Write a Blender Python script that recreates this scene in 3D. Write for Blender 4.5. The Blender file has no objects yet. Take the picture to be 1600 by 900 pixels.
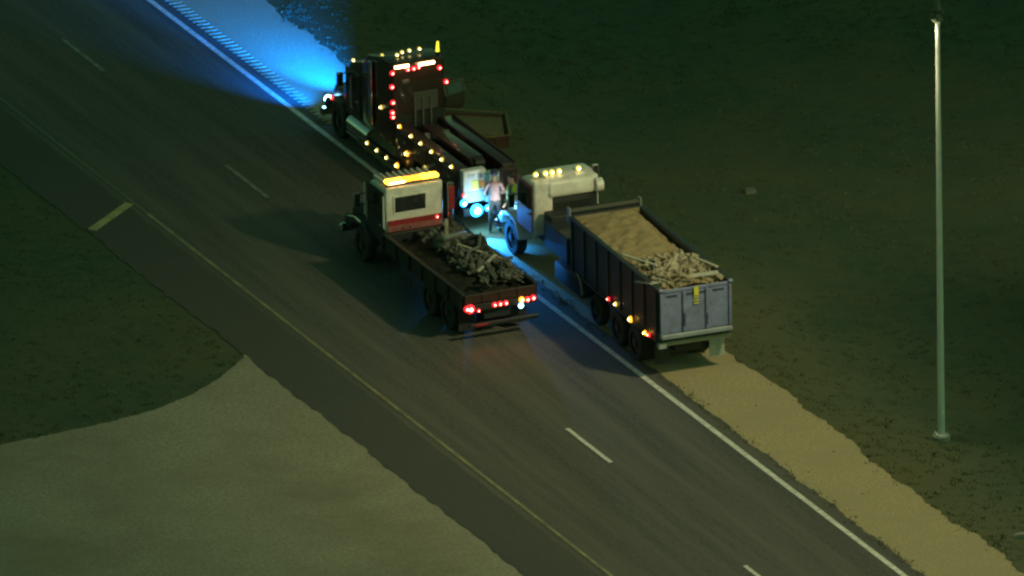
import bpy, bmesh, math, random
from math import sin, cos, radians, pi
from mathutils import Vector, Matrix
random.seed(7)
SC = bpy.context.scene
COL = SC.collection

# ------------------------------------------------------------------ camera
AZ, EL, ROLL, DIST = 0.41018, 0.34985, -0.01526, 750.0
AIM = Vector((3.2864, 2.1548, 0.0))
fwd = Vector((sin(AZ)*cos(EL), cos(AZ)*cos(EL), -sin(EL)))
rgt = Vector((cos(AZ), -sin(AZ), 0)); upv = rgt.cross(fwd)
r2 = cos(ROLL)*rgt + sin(ROLL)*upv
u2 = -sin(ROLL)*rgt + cos(ROLL)*upv
cd = bpy.data.cameras.new('camera'); cam = bpy.data.objects.new('camera', cd); COL.objects.link(cam)
cd.sensor_width = 36.0; cd.lens = 40961.27/1600*36.0
cd.dof.use_dof = True; cd.dof.focus_distance = 400.0; cd.dof.aperture_fstop = 13.5    # soft long-lens night video
cd.clip_start = 20.0; cd.clip_end = 6000.0
M = Matrix((r2, u2, -fwd)).transposed().to_4x4(); M.translation = AIM - fwd*DIST
cam.matrix_world = M
SC.camera = cam

# ------------------------------------------------------------------ night sky, faint moon, exposure
MOON_EL, MOON_AZ = radians(38), radians(150)
w = bpy.data.worlds.new('World'); SC.world = w; w.use_nodes = True
nt = w.node_tree; bg = nt.nodes['Background']
sky = nt.nodes.new('ShaderNodeTexSky'); sky.sky_type = 'NISHITA'; sky.sun_disc = False
sky.sun_elevation = MOON_EL; sky.sun_rotation = MOON_AZ
tint = nt.nodes.new('ShaderNodeMix'); tint.data_type = 'RGBA'; tint.blend_type = 'MULTIPLY'
tint.inputs[0].default_value = 1.0
tint.inputs[7].default_value = (0.54, 0.97, 0.37, 1)      # sodium sky glow over the countryside
nt.links.new(sky.outputs[0], tint.inputs[6]); nt.links.new(tint.outputs[2], bg.inputs[0])
bg.inputs[1].default_value = 0.062
sd = bpy.data.lights.new('moon', 'SUN'); so = bpy.data.objects.new('moon', sd); COL.objects.link(so)
sd.energy = 0.03; sd.angle = radians(10); sd.color = (1.0, 0.95, 0.8)
so.rotation_euler = (pi/2 - MOON_EL, 0, pi - MOON_AZ)
SC.view_settings.view_transform = 'Standard'; SC.view_settings.look = 'None'
SC.view_settings.exposure = 0.0; SC.view_settings.gamma = 1.0
SC.cycles.use_denoising = True

# ------------------------------------------------------------------ helpers
def ground_h(x, y):
    h = 0.0
    if x > 6.9:
        t = x - 6.9
        h -= 0.14*min(t, .9) + 0.11*max(0, min(t-.9, 3.6))
        if t > 8: h += 0.06*min(t-8, 20)
        h += 0.06*(sin(0.9*x+0.4*y)+sin(0.33*y-0.5*x))*min(1, t/3)
    if x < -6.0:
        t = -6.0 - x
        h += -0.02*min(t, 6) + 0.02*sin(0.5*y+x)*min(1, t/3)
    return h

MATS = {}
def mat(name, col, rough=0.6, metal=0.0, col2=None, scale=8.0, bump=0.0, spec=0.5, coat=0.0, detail=4.0):
    if name in MATS: return MATS[name]
    m = bpy.data.materials.new(name); m.use_nodes = True; MATS[name] = m
    n = m.node_tree; b = n.nodes['Principled BSDF']
    b.inputs['Roughness'].default_value = rough; b.inputs['Metallic'].default_value = metal
    b.inputs['Specular IOR Level'].default_value = spec
    b.inputs['Coat Weight'].default_value = coat
    c2 = col2 or tuple(c*0.72 for c in col)
    tc = n.nodes.new('ShaderNodeTexCoord')
    no = n.nodes.new('ShaderNodeTexNoise'); no.inputs['Scale'].default_value = scale
    no.inputs['Detail'].default_value = detail; no.inputs['Roughness'].default_value = 0.65
    n.links.new(tc.outputs['Object'], no.inputs['Vector'])
    r = n.nodes.new('ShaderNodeValToRGB')
    r.color_ramp.elements[0].position = 0.32; r.color_ramp.elements[0].color = (*c2, 1)
    r.color_ramp.elements[1].position = 0.68; r.color_ramp.elements[1].color = (*col, 1)
    n.links.new(no.outputs['Fac'], r.inputs[0]); n.links.new(r.outputs[0], b.inputs['Base Color'])
    if bump:
        bp = n.nodes.new('ShaderNodeBump'); bp.inputs['Strength'].default_value = bump; bp.inputs['Distance'].default_value = 0.03
        n.links.new(no.outputs['Fac'], bp.inputs['Height']); n.links.new(bp.outputs[0], b.inputs['Normal'])
    return m
def emat(name, col, strength, sample=True):
    if name in MATS: return MATS[name]
    m = bpy.data.materials.new(name); m.use_nodes = True; MATS[name] = m
    b = m.node_tree.nodes['Principled BSDF']
    b.inputs['Base Color'].default_value = (*[min(.8, c) for c in col], 1)
    b.inputs['Emission Color'].default_value = (*col, 1); b.inputs['Emission Strength'].default_value = strength
    b.inputs['Roughness'].default_value = 0.25
    if not sample: m.cycles.emission_sampling = 'NONE'
    return m

def ground_mat(name, cols, scales, rough=0.9, bump=0.4, dust=None, stretch=None):
    """two noise scales mixing three colours"""
    m = bpy.data.materials.new(name); m.use_nodes = True
    n = m.node_tree; b = n.nodes['Principled BSDF']; b.inputs['Roughness'].default_value = rough
    b.inputs['Specular IOR Level'].default_value = 0.25
    g = n.nodes.new('ShaderNodeNewGeometry')
    def noise(s, d=5.0):
        q = n.nodes.new('ShaderNodeTexNoise'); q.inputs['Scale'].default_value = s; q.inputs['Detail'].default_value = d
        q.inputs['Roughness'].default_value = 0.7
        n.links.new(g.outputs['Position'], q.inputs['Vector']); return q
    def ramp(src, a, c, p0=.35, p1=.65):
        r = n.nodes.new('ShaderNodeValToRGB')
        r.color_ramp.elements[0].position = p0; r.color_ramp.elements[0].color = (*a, 1)
        r.color_ramp.elements[1].position = p1; r.color_ramp.elements[1].color = (*c, 1)
        n.links.new(src, r.inputs[0]); return r
    n1 = noise(scales[0]); n2 = noise(scales[1])
    if stretch:
        vm = n.nodes.new('ShaderNodeVectorMath'); vm.operation = 'MULTIPLY'; vm.inputs[1].default_value = stretch
        n.links.new(g.outputs['Position'], vm.inputs[0]); n.links.new(vm.outputs[0], n2.inputs['Vector'])
    r1 = ramp(n1.outputs['Fac'], cols[0], cols[1])
    r2_ = ramp(n2.outputs['Fac'], (0, 0, 0), (1, 1, 1), .42, .66)
    mx = n.nodes.new('ShaderNodeMix'); mx.data_type = 'RGBA'
    n.links.new(r2_.outputs[0], mx.inputs[0]); n.links.new(r1.outputs[0], mx.inputs[6])
    mx.inputs[7].default_value = (*cols[2], 1)
    last = mx.outputs[2]
    if dust:
        sx = n.nodes.new('ShaderNodeSeparateXYZ'); n.links.new(g.outputs['Position'], sx.inputs[0])
        n4 = noise(.35, 3.0)
        ad = n.nodes.new('ShaderNodeMath'); ad.operation = 'MULTIPLY_ADD'; ad.inputs[1].default_value = 6.0
        n.links.new(n4.outputs['Fac'], ad.inputs[0]); n.links.new(sx.outputs['X'], ad.inputs[2])
        mr = n.nodes.new('ShaderNodeMapRange'); mr.inputs['From Min'].default_value = 9.4; mr.inputs['From Max'].default_value = 13.6
        mr.inputs['To Min'].default_value = .65; mr.inputs['To Max'].default_value = 0.0
        n.links.new(ad.outputs[0], mr.inputs['Value'])
        gx = n.nodes.new('ShaderNodeMath'); gx.operation = 'GREATER_THAN'; gx.inputs[1].default_value = 0.0; n.links.new(sx.outputs['X'], gx.inputs[0])
        ml = n.nodes.new('ShaderNodeMath'); ml.operation = 'MULTIPLY'; n.links.new(mr.outputs[0], ml.inputs[0]); n.links.new(gx.outputs[0], ml.inputs[1])
        m4 = n.nodes.new('ShaderNodeMix'); m4.data_type = 'RGBA'; n.links.new(ml.outputs[0], m4.inputs[0]); n.links.new(last, m4.inputs[6])
        m4.inputs[7].default_value = (*dust, 1); last = m4.outputs[2]
    n.links.new(last, b.inputs['Base Color'])
    bp = n.nodes.new('ShaderNodeBump'); bp.inputs['Strength'].default_value = bump; bp.inputs['Distance'].default_value = 0.02
    n3 = noise(scales[0]*4, 2.0)
    n.links.new(n3.outputs['Fac'], bp.inputs['Height']); n.links.new(bp.outputs[0], b.inputs['Normal'])
    return m

class MB:
    """collects shapes into one mesh"""
    def __init__(s): s.bm = bmesh.new()
    def box(s, x0, x1, y0, y1, z0, z1, bev=0.0, rot=None, seg=1):
        c = Vector(((x0+x1)/2, (y0+y1)/2, (z0+z1)/2))
        m = Matrix.Translation(c) @ (rot.to_4x4() if rot else Matrix()) @ Matrix.Diagonal((abs(x1-x0), abs(y1-y0), abs(z1-z0), 1))
        r = bmesh.ops.create_cube(s.bm, size=1.0, matrix=m)
        if bev:
            ed = list({e for v in r['verts'] for e in v.link_edges})
            bmesh.ops.bevel(s.bm, geom=ed, offset=bev, segments=seg, affect='EDGES', profile=0.5)
        return s
    def cyl(s, p, q, r, r_end=None, n=16):
        p = Vector(p); q = Vector(q); d = q-p
        m = Matrix.Translation((p+q)/2) @ d.to_track_quat('Z', 'Y').to_matrix().to_4x4()
        bmesh.ops.create_cone(s.bm, cap_ends=True, segments=n, radius1=r, radius2=r if r_end is None else r_end, depth=d.length, matrix=m)
        return s
    def ball(s, c, r, sc=(1, 1, 1), n=10):
        m = Matrix.Translation(Vector(c)) @ Matrix.Diagonal((*sc, 1))
        bmesh.ops.create_uvsphere(s.bm, u_segments=n, v_segments=max(5, n//2+1), radius=r, matrix=m); return s
    def tube(s, pts, r, n=8):
        for a, b in zip(pts[:-1], pts[1:]): s.cyl(a, b, r, n=n)
        return s
    def prism(s, prof, x0, x1, bev=0.0, seg=2):
        """closed (y,z) profile swept along x"""
        a = [s.bm.verts.new((x0, y, z)) for y, z in prof]; b = [s.bm.verts.new((x1, y, z)) for y, z in prof]
        k = len(prof); fs = [s.bm.faces.new(a[::-1]), s.bm.faces.new(b)]
        for i in range(k): fs.append(s.bm.faces.new((a[i], a[(i+1) % k], b[(i+1) % k], b[i])))
        bmesh.ops.recalc_face_normals(s.bm, faces=fs)
        if bev:
            ed = list({e for f in fs for e in f.edges})
            bmesh.ops.bevel(s.bm, geom=ed, offset=bev, segments=seg, affect='EDGES', profile=0.5)
        return s
    def poly(s, pts, z, thick=0.0):
        vs = [s.bm.verts.new((x, y, z)) for x, y in pts]
        f = s.bm.faces.new(vs)
        if f.normal.z < 0: f.normal_flip()
        return s
    def mesh(s, name, m, smooth=True):
        me = bpy.data.meshes.new(name)
        bmesh.ops.recalc_face_normals(s.bm, faces=s.bm.faces[:])
        s.bm.to_mesh(me); s.bm.free()
        if m: me.materials.append(m)
        if smooth:
            me.polygons.foreach_set('use_smooth', [True]*len(me.polygons)); me.set_sharp_from_angle(angle=radians(32))
        return me
    def build(s, name, m, parent=None, label=None, smooth=True):
        o = bpy.data.objects.new(name, s.mesh(name, m, smooth)); COL.objects.link(o)
        if parent: o.parent = parent
        if label: o['label'] = label
        return o
def inst(name, me, parent, loc, rot=(0, 0, 0), scale=(1, 1, 1)):
    o = bpy.data.objects.new(name, me); COL.objects.link(o); o.parent = parent
    o.location = loc; o.rotation_euler = rot; o.scale = scale
    return o
def empty(name, loc, rz=0.0):
    o = bpy.data.objects.new(name, None); COL.objects.link(o); o.location = loc; o.rotation_euler = (0, 0, rz)
    o.empty_display_size = 0.3; return o
def tag(o, label=None, cat=None, group=None, kind=None):
    if label: o['label'] = label
    if cat: o['category'] = cat
    if group: o['group'] = group
    if kind: o['kind'] = kind
    return o

# ------------------------------------------------------------------ ground, road, shoulder, crossover
m_grass = ground_mat('grass_soil', [(.043, .070, .043), (.066, .096, .054), (.088, .096, .050)], (1.7, .16), bump=.8, dust=(.110, .104, .046))
m_asph = ground_mat('asphalt', [(.058, .061, .055), (.108, .108, .094), (.128, .122, .102)], (9., 1.1), bump=.3, stretch=(1, .045, 1))
m_asph2 = ground_mat('old_asphalt', [(.062, .064, .058), (.09, .09, .078), (.07, .074, .066)], (11., .7), bump=.35)
m_grav = ground_mat('gravel_shoulder', [(.27, .22, .125), (.52, .43, .25), (.36, .30, .18)], (13., .6), bump=.6)
m_conc = ground_mat('worn_concrete', [(.20, .185, .135), (.36, .34, .25), (.20, .18, .128)], (9., .15), bump=.3)
m_white = mat('white_road_paint', (.85, .85, .77), .6, col2=(.42, .42, .36), scale=5.0, bump=.1)
m_yel = mat('yellow_road_paint', (.32, .29, .14), .6, col2=(.10, .10, .07), scale=1.6, bump=.1, detail=8.0)
m_dashworn = mat('worn_white_road_paint', (.30, .30, .26), .7, col2=(.10, .10, .09), scale=2.4, detail=8.0)

# ground sheet: fine near the scene, coarse out to the horizon
def make_ground():
    xs = [-2500, -900, -300, -120, -60] + [-40 + 1.0*i for i in range(0, 91)] + [70, 130, 320, 900, 2500]
    ys = [-2500, -900, -300, -120, -60] + [-46 + 1.5*i for i in range(0, 74)] + [75, 130, 320, 900, 2500]
    v = [(x, y, ground_h(x, y) - 0.012) for y in ys for x in xs]; nx = len(xs)
    f = [(j*nx+i, j*nx+i+1, (j+1)*nx+i+1, (j+1)*nx+i) for j in range(len(ys)-1) for i in range(nx-1)]
    me = bpy.data.meshes.new('ground'); me.from_pydata(v, [], f); me.materials.append(m_grass)
    me.polygons.foreach_set('use_smooth', [True]*len(f))
    o = bpy.data.objects.new('ground', me); COL.objects.link(o); return tag(o, kind='structure')
make_ground()

def strip(name, left, right, z, m, parent=None):
    """a sheet between two edge polylines of equal length"""
    k = len(left); v = [(x, y, z) for x, y in left] + [(x, y, z) for x, y in right]
    f = [(i, k+i, k+i+1, i+1) for i in range(k-1)]
    me = bpy.data.meshes.new(name); me.from_pydata(v, [], f); me.materials.append(m)
    bm = bmesh.new(); bm.from_mesh(me); bmesh.ops.recalc_face_normals(bm, faces=bm.faces[:])
    for fc in bm.faces:
        if fc.normal.z < 0: fc.normal_flip()
    bm.to_mesh(me); bm.free()
    o = bpy.data.objects.new(name, me); COL.objects.link(o)
    if parent: o.parent = parent
    return o
LANE = 3.66
def ragged(x, y, a, seed):
    return x + a*(0.5*sin(1.7*y+seed) + 0.35*sin(4.1*y+2*seed) + 0.4*sin(9.7*y+3.1*seed) + 0.5*(random.random()-.5))
YS = [-600, -200, -80] + [-50 + 0.25*i for i in range(0, 441)] + [90, 200, 600]
road = strip('road', [(-5.82 + (0.03*sin(.7*y)+.03*sin(2.3*y+1)+.03*sin(6*y) + .07*(random.random()-.5)), y) for y in YS],
             [(ragged(4.18, y, .07, .3), y) for y in YS], 0.010, m_asph)
tag(road, kind='structure')
shoulder = strip('shoulder', [(4.02, y) for y in YS],
                 [(6.72 + .07*sin(.45*y) + .06*sin(1.35*y+.6) + .04*sin(3.1*y) + .12*(random.random()-.5), y) for y in YS], 0.002, m_grav)
tag(shoulder, kind='structure')
inner = strip('inner_shoulder', [(-5.77 + (0.03*sin(.7*y)+.03*sin(2.3*y+1)+.03*sin(6*y)), y) for y in YS if abs(y) < 90],
              [(-3.95 + .02*sin(3*y), y) for y in YS if abs(y) < 90], 0.015, m_asph2, road)
# median crossover
apex = (-5.77, .56)
cross_edge = [(-5.60, .75), (-5.95, .2), (-6.6, -.45), (-7.4, -1.2), (-8.5, -1.95), (-9.87, -2.60), (-11.5, -2.98), (-13.2, -3.15), (-14.9, -3.32), (-17.5, -3.8), (-21, -4.2), (-30, -4.6)]
def dense(pts, n=14, a=.07):
    out = []
    for (x0, y0), (x1, y1) in zip(pts[:-1], pts[1:]):
        for i in range(n):
            t = i/n; out.append((x0+(x1-x0)*t + a*(random.random()-.5), y0+(y1-y0)*t + a*(random.random()-.5)*1.5))
    return out + [pts[-1]]
cm = MB(); cm.poly(dense(cross_edge) + [(-30, -48), (-5.6, -48)] , 0.006)
cross = cm.build('crossover_pavement', m_conc, smooth=False); tag(cross, kind='structure')

# painted lines
strip('edge_line', [(LANE-.085, y) for y in YS], [(LANE+.085, y) for y in YS], 0.018, m_white, road)
strip('yellow_line', [(-LANE-.06, y) for y in YS if y <= 12.5], [(-LANE+.06, y) for y in YS if y <= 12.5], 0.021, m_yel, road)
strip('dim_light_yellow_line', [(-LANE-.06, y) for y in YS if y >= 12.5], [(-LANE+.06, y) for y in YS if y >= 12.5], 0.021, mat('dim_light_yellow_paint', (.15, .145, .09), .7, col2=(.085, .085, .07), scale=2.0, detail=8.0), road)  # far stretch: the lamp's falloff is put into a darker yellow
P = 12.19
for k in range(-4, 7):
    if k == 0: continue            # the dash beside the lane truck is left out
    a, b = k*P, k*P+3.05
    strip('lane_dash', [(-.065, a), (-.065, (a+b)/2), (-.065, b)], [(.065, a), (.065, (a+b)/2), (.065, b)], 0.021, m_white if k < 0 else m_dashworn, road)
# slanted gore bar on the inner shoulder
strip('gore_bar', [(-3.86, 13.62), (-5.72, 12.02)], [(-3.70, 13.36), (-5.56, 11.76)], 0.023, mat('gore_paint', (.50, .44, .17), .6, col2=(.26, .23, .1), scale=3), road)
# milled rumble strip beside the edge line: raised lips between the grooves
rb = MB()
y = 17.2
while y < 46:
    rb.box(4.04, 4.44, y, y+.13, .004, .020)
    y += .30
rum = rb.build('rumble_strip', m_grav, shoulder, smooth=False); rum['kind'] = 'stuff'

# ------------------------------------------------------------------ grass, weeds and loose stones
def grass_patch(name, inside, xr, yr, n_tuft, label, hmin=.08, hmax=.26, blades=9, seed=3):
    rnd = random.Random(seed); v = []; f = []
    for _ in range(n_tuft):
        cx = rnd.uniform(*xr); cy = rnd.uniform(*yr)
        if not inside(cx, cy, rnd): continue
        hh = rnd.uniform(hmin, hmax)*(1.8 if rnd.random() < .05 else 1)
        for _b in range(blades):
            a = rnd.uniform(0, 2*pi); rr = rnd.uniform(0, .16)
            x = cx + cos(a)*rr; yy = cy + sin(a)*rr; z = ground_h(x, yy) - .015
            b = rnd.uniform(0, pi); wd = rnd.uniform(.012, .028); ln = rnd.uniform(.3, .9)*hh; h = hh*rnd.uniform(.6, 1.1)
            i = len(v)
            v += [(x-cos(b)*wd, yy-sin(b)*wd, z), (x+cos(b)*wd, yy+sin(b)*wd, z), (x+cos(a)*ln, yy+sin(a)*ln, z+h)]
            f.append((i, i+1, i+2))
    me = bpy.data.meshes.new(name); me.from_pydata(v, [], f); me.materials.append(m_blade)
    o = bpy.data.objects.new(name, me); COL.objects.link(o)
    return tag(o, label, 'grass', kind='stuff')
m_blade = ground_mat('grass_blades', [(.058, .090, .052), (.086, .118, .062), (.108, .116, .062)], (2.3, .22), rough=.8, bump=0.0, dust=(.112, .106, .05))
def in_right(x, y, r):
    e = 6.72 + .12*sin(.45*y) + .10*sin(1.35*y+.6)
    if x < e: return r.random() < max(0, .55*(1-(e-x)/.30))
    clump = .5+.5*sin(.31*x+.2*y)*sin(.23*y-.3*x+1)
    return r.random() < .65 + .35*clump
grass_patch('verge_grass', in_right, (6.38, 30), (-32, 36), 20000, 'dark rough grass sloping away beyond the right shoulder', .025, .075, blades=8)
def cross_y(x):
    for (x0, y0), (x1, y1) in zip(cross_edge[:-1], cross_edge[1:]):
        if x1 <= x <= x0: return y0 + (y1-y0)*(x-x0)/(x1-x0)
    return .75
def in_left(x, y, r):
    if x > -5.95: return False
    return y > cross_y(x) + .05
grass_patch('median_grass', in_left, (-24, -5.9), (-6, 34), 9000, 'dark mown grass of the median above the concrete crossover', .02, .06, 8, seed=11)
def in_edge(x, y, r): return abs(x-(4.12 + .07*sin(1.3*y))) < .13 and (y < 5) and r.random() < .6
grass_patch('edge_weeds', in_edge, (3.85, 4.4), (-30, 5), 900, 'ragged low weeds between the white edge line and the gravel', .03, .09, 7, seed=5)
# loose stones on the shoulder
def stones():
    b = MB(); rnd = random.Random(4)
    for _ in range(70):
        x = rnd.uniform(4.15, 6.9); yy = rnd.uniform(-28, 14)
        if abs(x-5.5) < 1.0 and rnd.random() < .7: continue
        s = rnd.uniform(.012, .03)
        b.box(x-s, x+s*rnd.uniform(.6, 1.2), yy-s, yy+s, .0, s*1.1, rot=Matrix.Rotation(rnd.uniform(0, pi), 3, 'Z'))
    o = b.build('loose_stones', mat('stone', (.34, .31, .23), .9, scale=20), smooth=False)
    return tag(o, 'scattered small stones lying on the gravel shoulder', 'stones', kind='stuff')
stones()

# ------------------------------------------------------------------ vehicle materials
m_black = mat('black_chassis', (.022, .024, .025), .6, col2=(.014, .015, .016), scale=5)
m_tyre = mat('tyre_rubber', (.02, .02, .02), .85, col2=(.03, .028, .024), scale=9)
m_rim = mat('wheel_alloy', (.075, .073, .068), .6, .3, col2=(.045, .043, .04), scale=6)
m_chrome = mat('chrome', (.75, .76, .78), .14, 1.0, col2=(.6, .6, .62), scale=4)
m_glass = mat('dark_glass', (.03, .035, .035), .06, col2=(.022, .026, .026), scale=2, spec=.7)
m_wpaint = mat('white_truck_paint', (.82, .78, .74), .4, col2=(.55, .51, .46), scale=3.2, coat=.3, detail=8.0)
m_red = mat('red_truck_paint', (.34, .03, .035), .35, col2=(.25, .025, .03), scale=3, coat=.4)
m_maroon = mat('maroon_truck_paint', (.040, .015, .015), .4, col2=(.026, .012, .012), scale=2, coat=.5)
m_navy = mat('navy_bed_paint', (.020, .028, .040), .6, col2=(.014, .020, .027), scale=2.5, coat=.2)
m_dkbed = mat('black_bed_paint', (.013, .017, .018), .6, col2=(.009, .012, .012), scale=2.5)
m_gate = mat('blue_grey_tailgate_paint', (.23, .255, .48), .6, col2=(.14, .155, .25), scale=3.4, detail=9.0)
m_gatedk = mat('dark_blue_pocket', (.05, .055, .10), .6, scale=5)
m_grey = mat('galvanised_grey', (.30, .31, .31), .45, .5, col2=(.2, .21, .2), scale=5)
m_flap = mat('pale_mud_flap', (.42, .43, .42), .7, col2=(.3, .31, .29), scale=5)
m_hivisy = mat('reflective_yellow', (.75, .68, .05), .4, scale=6)
m_soil = ground_mat('tan_soil_load', [(.23, .18, .09), (.33, .265, .145), (.27, .22, .12)], (4., .9), bump=.8)
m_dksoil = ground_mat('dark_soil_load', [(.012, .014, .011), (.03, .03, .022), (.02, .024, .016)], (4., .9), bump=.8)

E_AMBER = emat('amber_lens', (1.0, .42, .03), 2.2, False); E_AMBERC = emat('amber_core', (1.0, .62, .16), 16)
E_YEL = emat('yellow_lens', (1.0, .72, .12), 1.0, False); E_YELC = emat('yellow_core', (1.0, .86, .42), 9)
E_RED = emat('red_lens', (1.0, .02, .03), 1.6, False); E_REDC = emat('red_core', (1.0, .22, .16), 12)
E_BLU = emat('blue_lens', (.02, .34, 1.0), 7.0, False); E_BLUC = emat('blue_white_core', (.30, .75, 1.0), 30)
E_BAR = emat('lightbar_core', (1.0, .55, .22), 14)
E_HEAD = emat('headlamp_glass', (.25, .7, 1.0), 20, False)
E_CYAN = emat('cyan_lens', (.25, .85, 1.0), 10, False)

def lamp_mesh(name, lens, r=.06):
    """round lens dome facing -y with a dark rim"""
    b = MB(); b.cyl((0, .03, 0), (0, -.008, 0), r*1.25, n=14)
    me = b.mesh(name, m_black)
    b2 = MB(); b2.ball((0, -.005, 0), r, (1, .6, 1), 12); lm = b2.mesh(name+'_lens', lens)
    return me, lm
LAMPS = {}
def lamp(parent, name, loc, kind='amber', r=.06, rz=0.0):
    """marker lamp: rim, coloured lens, bright bulb behind it"""
    lens, core = {'amber': (E_AMBER, E_AMBERC), 'yellow': (E_YEL, E_YELC), 'red': (E_RED, E_REDC), 'blue': (E_BLU, E_BLUC), 'cyan': (E_CYAN, E_CYAN)}[kind]
    key = (kind, round(r, 3))
    if key not in LAMPS:
        b = MB(); b.cyl((0, .03, 0), (0, -.004, 0), r*1.15, n=14); b.ball((0, -.004, 0), r, (1, .45, 1), 12)
        me = b.mesh(name, lens)
        c = MB(); c.ball((0, -.022-r*.28, 0), r*.52, (1, .5, 1), 10); LAMPS[key] = (me, c.mesh('bulb', core))
    me, cme = LAMPS[key]
    o = inst(name, me, parent, loc, (0, 0, rz)); inst('bulb', cme, o, (0, 0, 0))
    return o
LEFT = radians(-90)     # lamp facing -x

WHEELS = {}
def wheel(parent, x, y, r=.5, wd=.3, side=-1):
    key = (r, wd)
    if key not in WHEELS:
        t = MB()
        prof = [(-wd/2, r*.62), (-wd/2, r*.92), (-wd/2+.04, r), (wd/2-.04, r), (wd/2, r*.92), (wd/2, r*.62)]
        n = 28; vs = []
        for i in range(n):
            a = 2*pi*i/n; vs.append([t.bm.verts.new((px, pr*cos(a), pr*sin(a))) for px, pr in prof])
        for i in range(n):
            for j in range(len(prof)-1):
                t.bm.faces.new((vs[i][j], vs[(i+1) % n][j], vs[(i+1) % n][j+1], vs[i][j+1]))
        rm = MB(); rm.cyl((-wd/2+.05, 0, 0), (wd/2-.03, 0, 0), r*.63, n=24); rm.cyl((-wd/2-.03, 0, 0), (-wd/2+.06, 0, 0), r*.22, n=16)
        for i in range(8):
            a = 2*pi*i/8; rm.cyl((-wd/2+.02, r*.36*cos(a), r*.36*sin(a)), (-wd/2+.06, r*.36*cos(a), r*.36*sin(a)), .025, n=6)
        WHEELS[key] = (t.mesh('wheel', m_tyre), rm.mesh('rim', m_rim))
    tm, rmm = WHEELS[key]
    o = inst('wheel', tm, parent, (x, y, r), (0, 0, 0 if side < 0 else pi)); inst('rim', rmm, o, (0, 0, 0)); return o

def door(parent, x, y0, y1, z0, z1, side, paint, glass_z):
    s = side; d = MB(); d.box(x-.02, x+.02, y0, y1, z0, z1, .012); o = d.build('door', paint, parent)
    g = MB(); g.prism([(y0+.09, glass_z), (y1-.07, glass_z), (y1-.22, z1-.1), (y0+.09, z1-.1)], x+s*.018, x+s*.032); g.build('window', m_glass, o)
    h = MB(); h.box(x+s*.02, x+s*.055, y0+.1, y0+.28, glass_z-.16, glass_z-.12, .008); h.build('handle', m_chrome, o)
    return o
def mirror(parent, x, y, z, side, m=m_chrome):
    b = MB(); b.box(x-.10, x+.10, y-.05, y+.05, z-.22, z+.22, .03, seg=2); o = b.build('mirror', m, parent)
    g = MB(); g.box(x-.08, x+.08, y-.062, y-.052, z-.19, z+.19); g.build('mirror_glass', m_glass, o)
    MB().tube([(x, y, z-.15), (x-side*.3, y+.06, z-.18)], .018).build('arm', m_black, o); MB().tube([(x, y, z+.15), (x-side*.3, y+.06, z+.16)], .018).build('arm', m_black, o)
    return o

def plank(name, p, q, wd, th, m, label, cat='board', group=None):
    p = Vector(p); q = Vector(q); b = MB(); L = (q-p).length
    b.box(-wd/2, wd/2, 0, L, -th/2, th/2, .006)
    o = b.build(name, m); o.location = p; o.rotation_mode = 'QUATERNION'; o.rotation_quaternion = (q-p).to_track_quat('Y', 'Z')
    return tag(o, label, cat, group)

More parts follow.
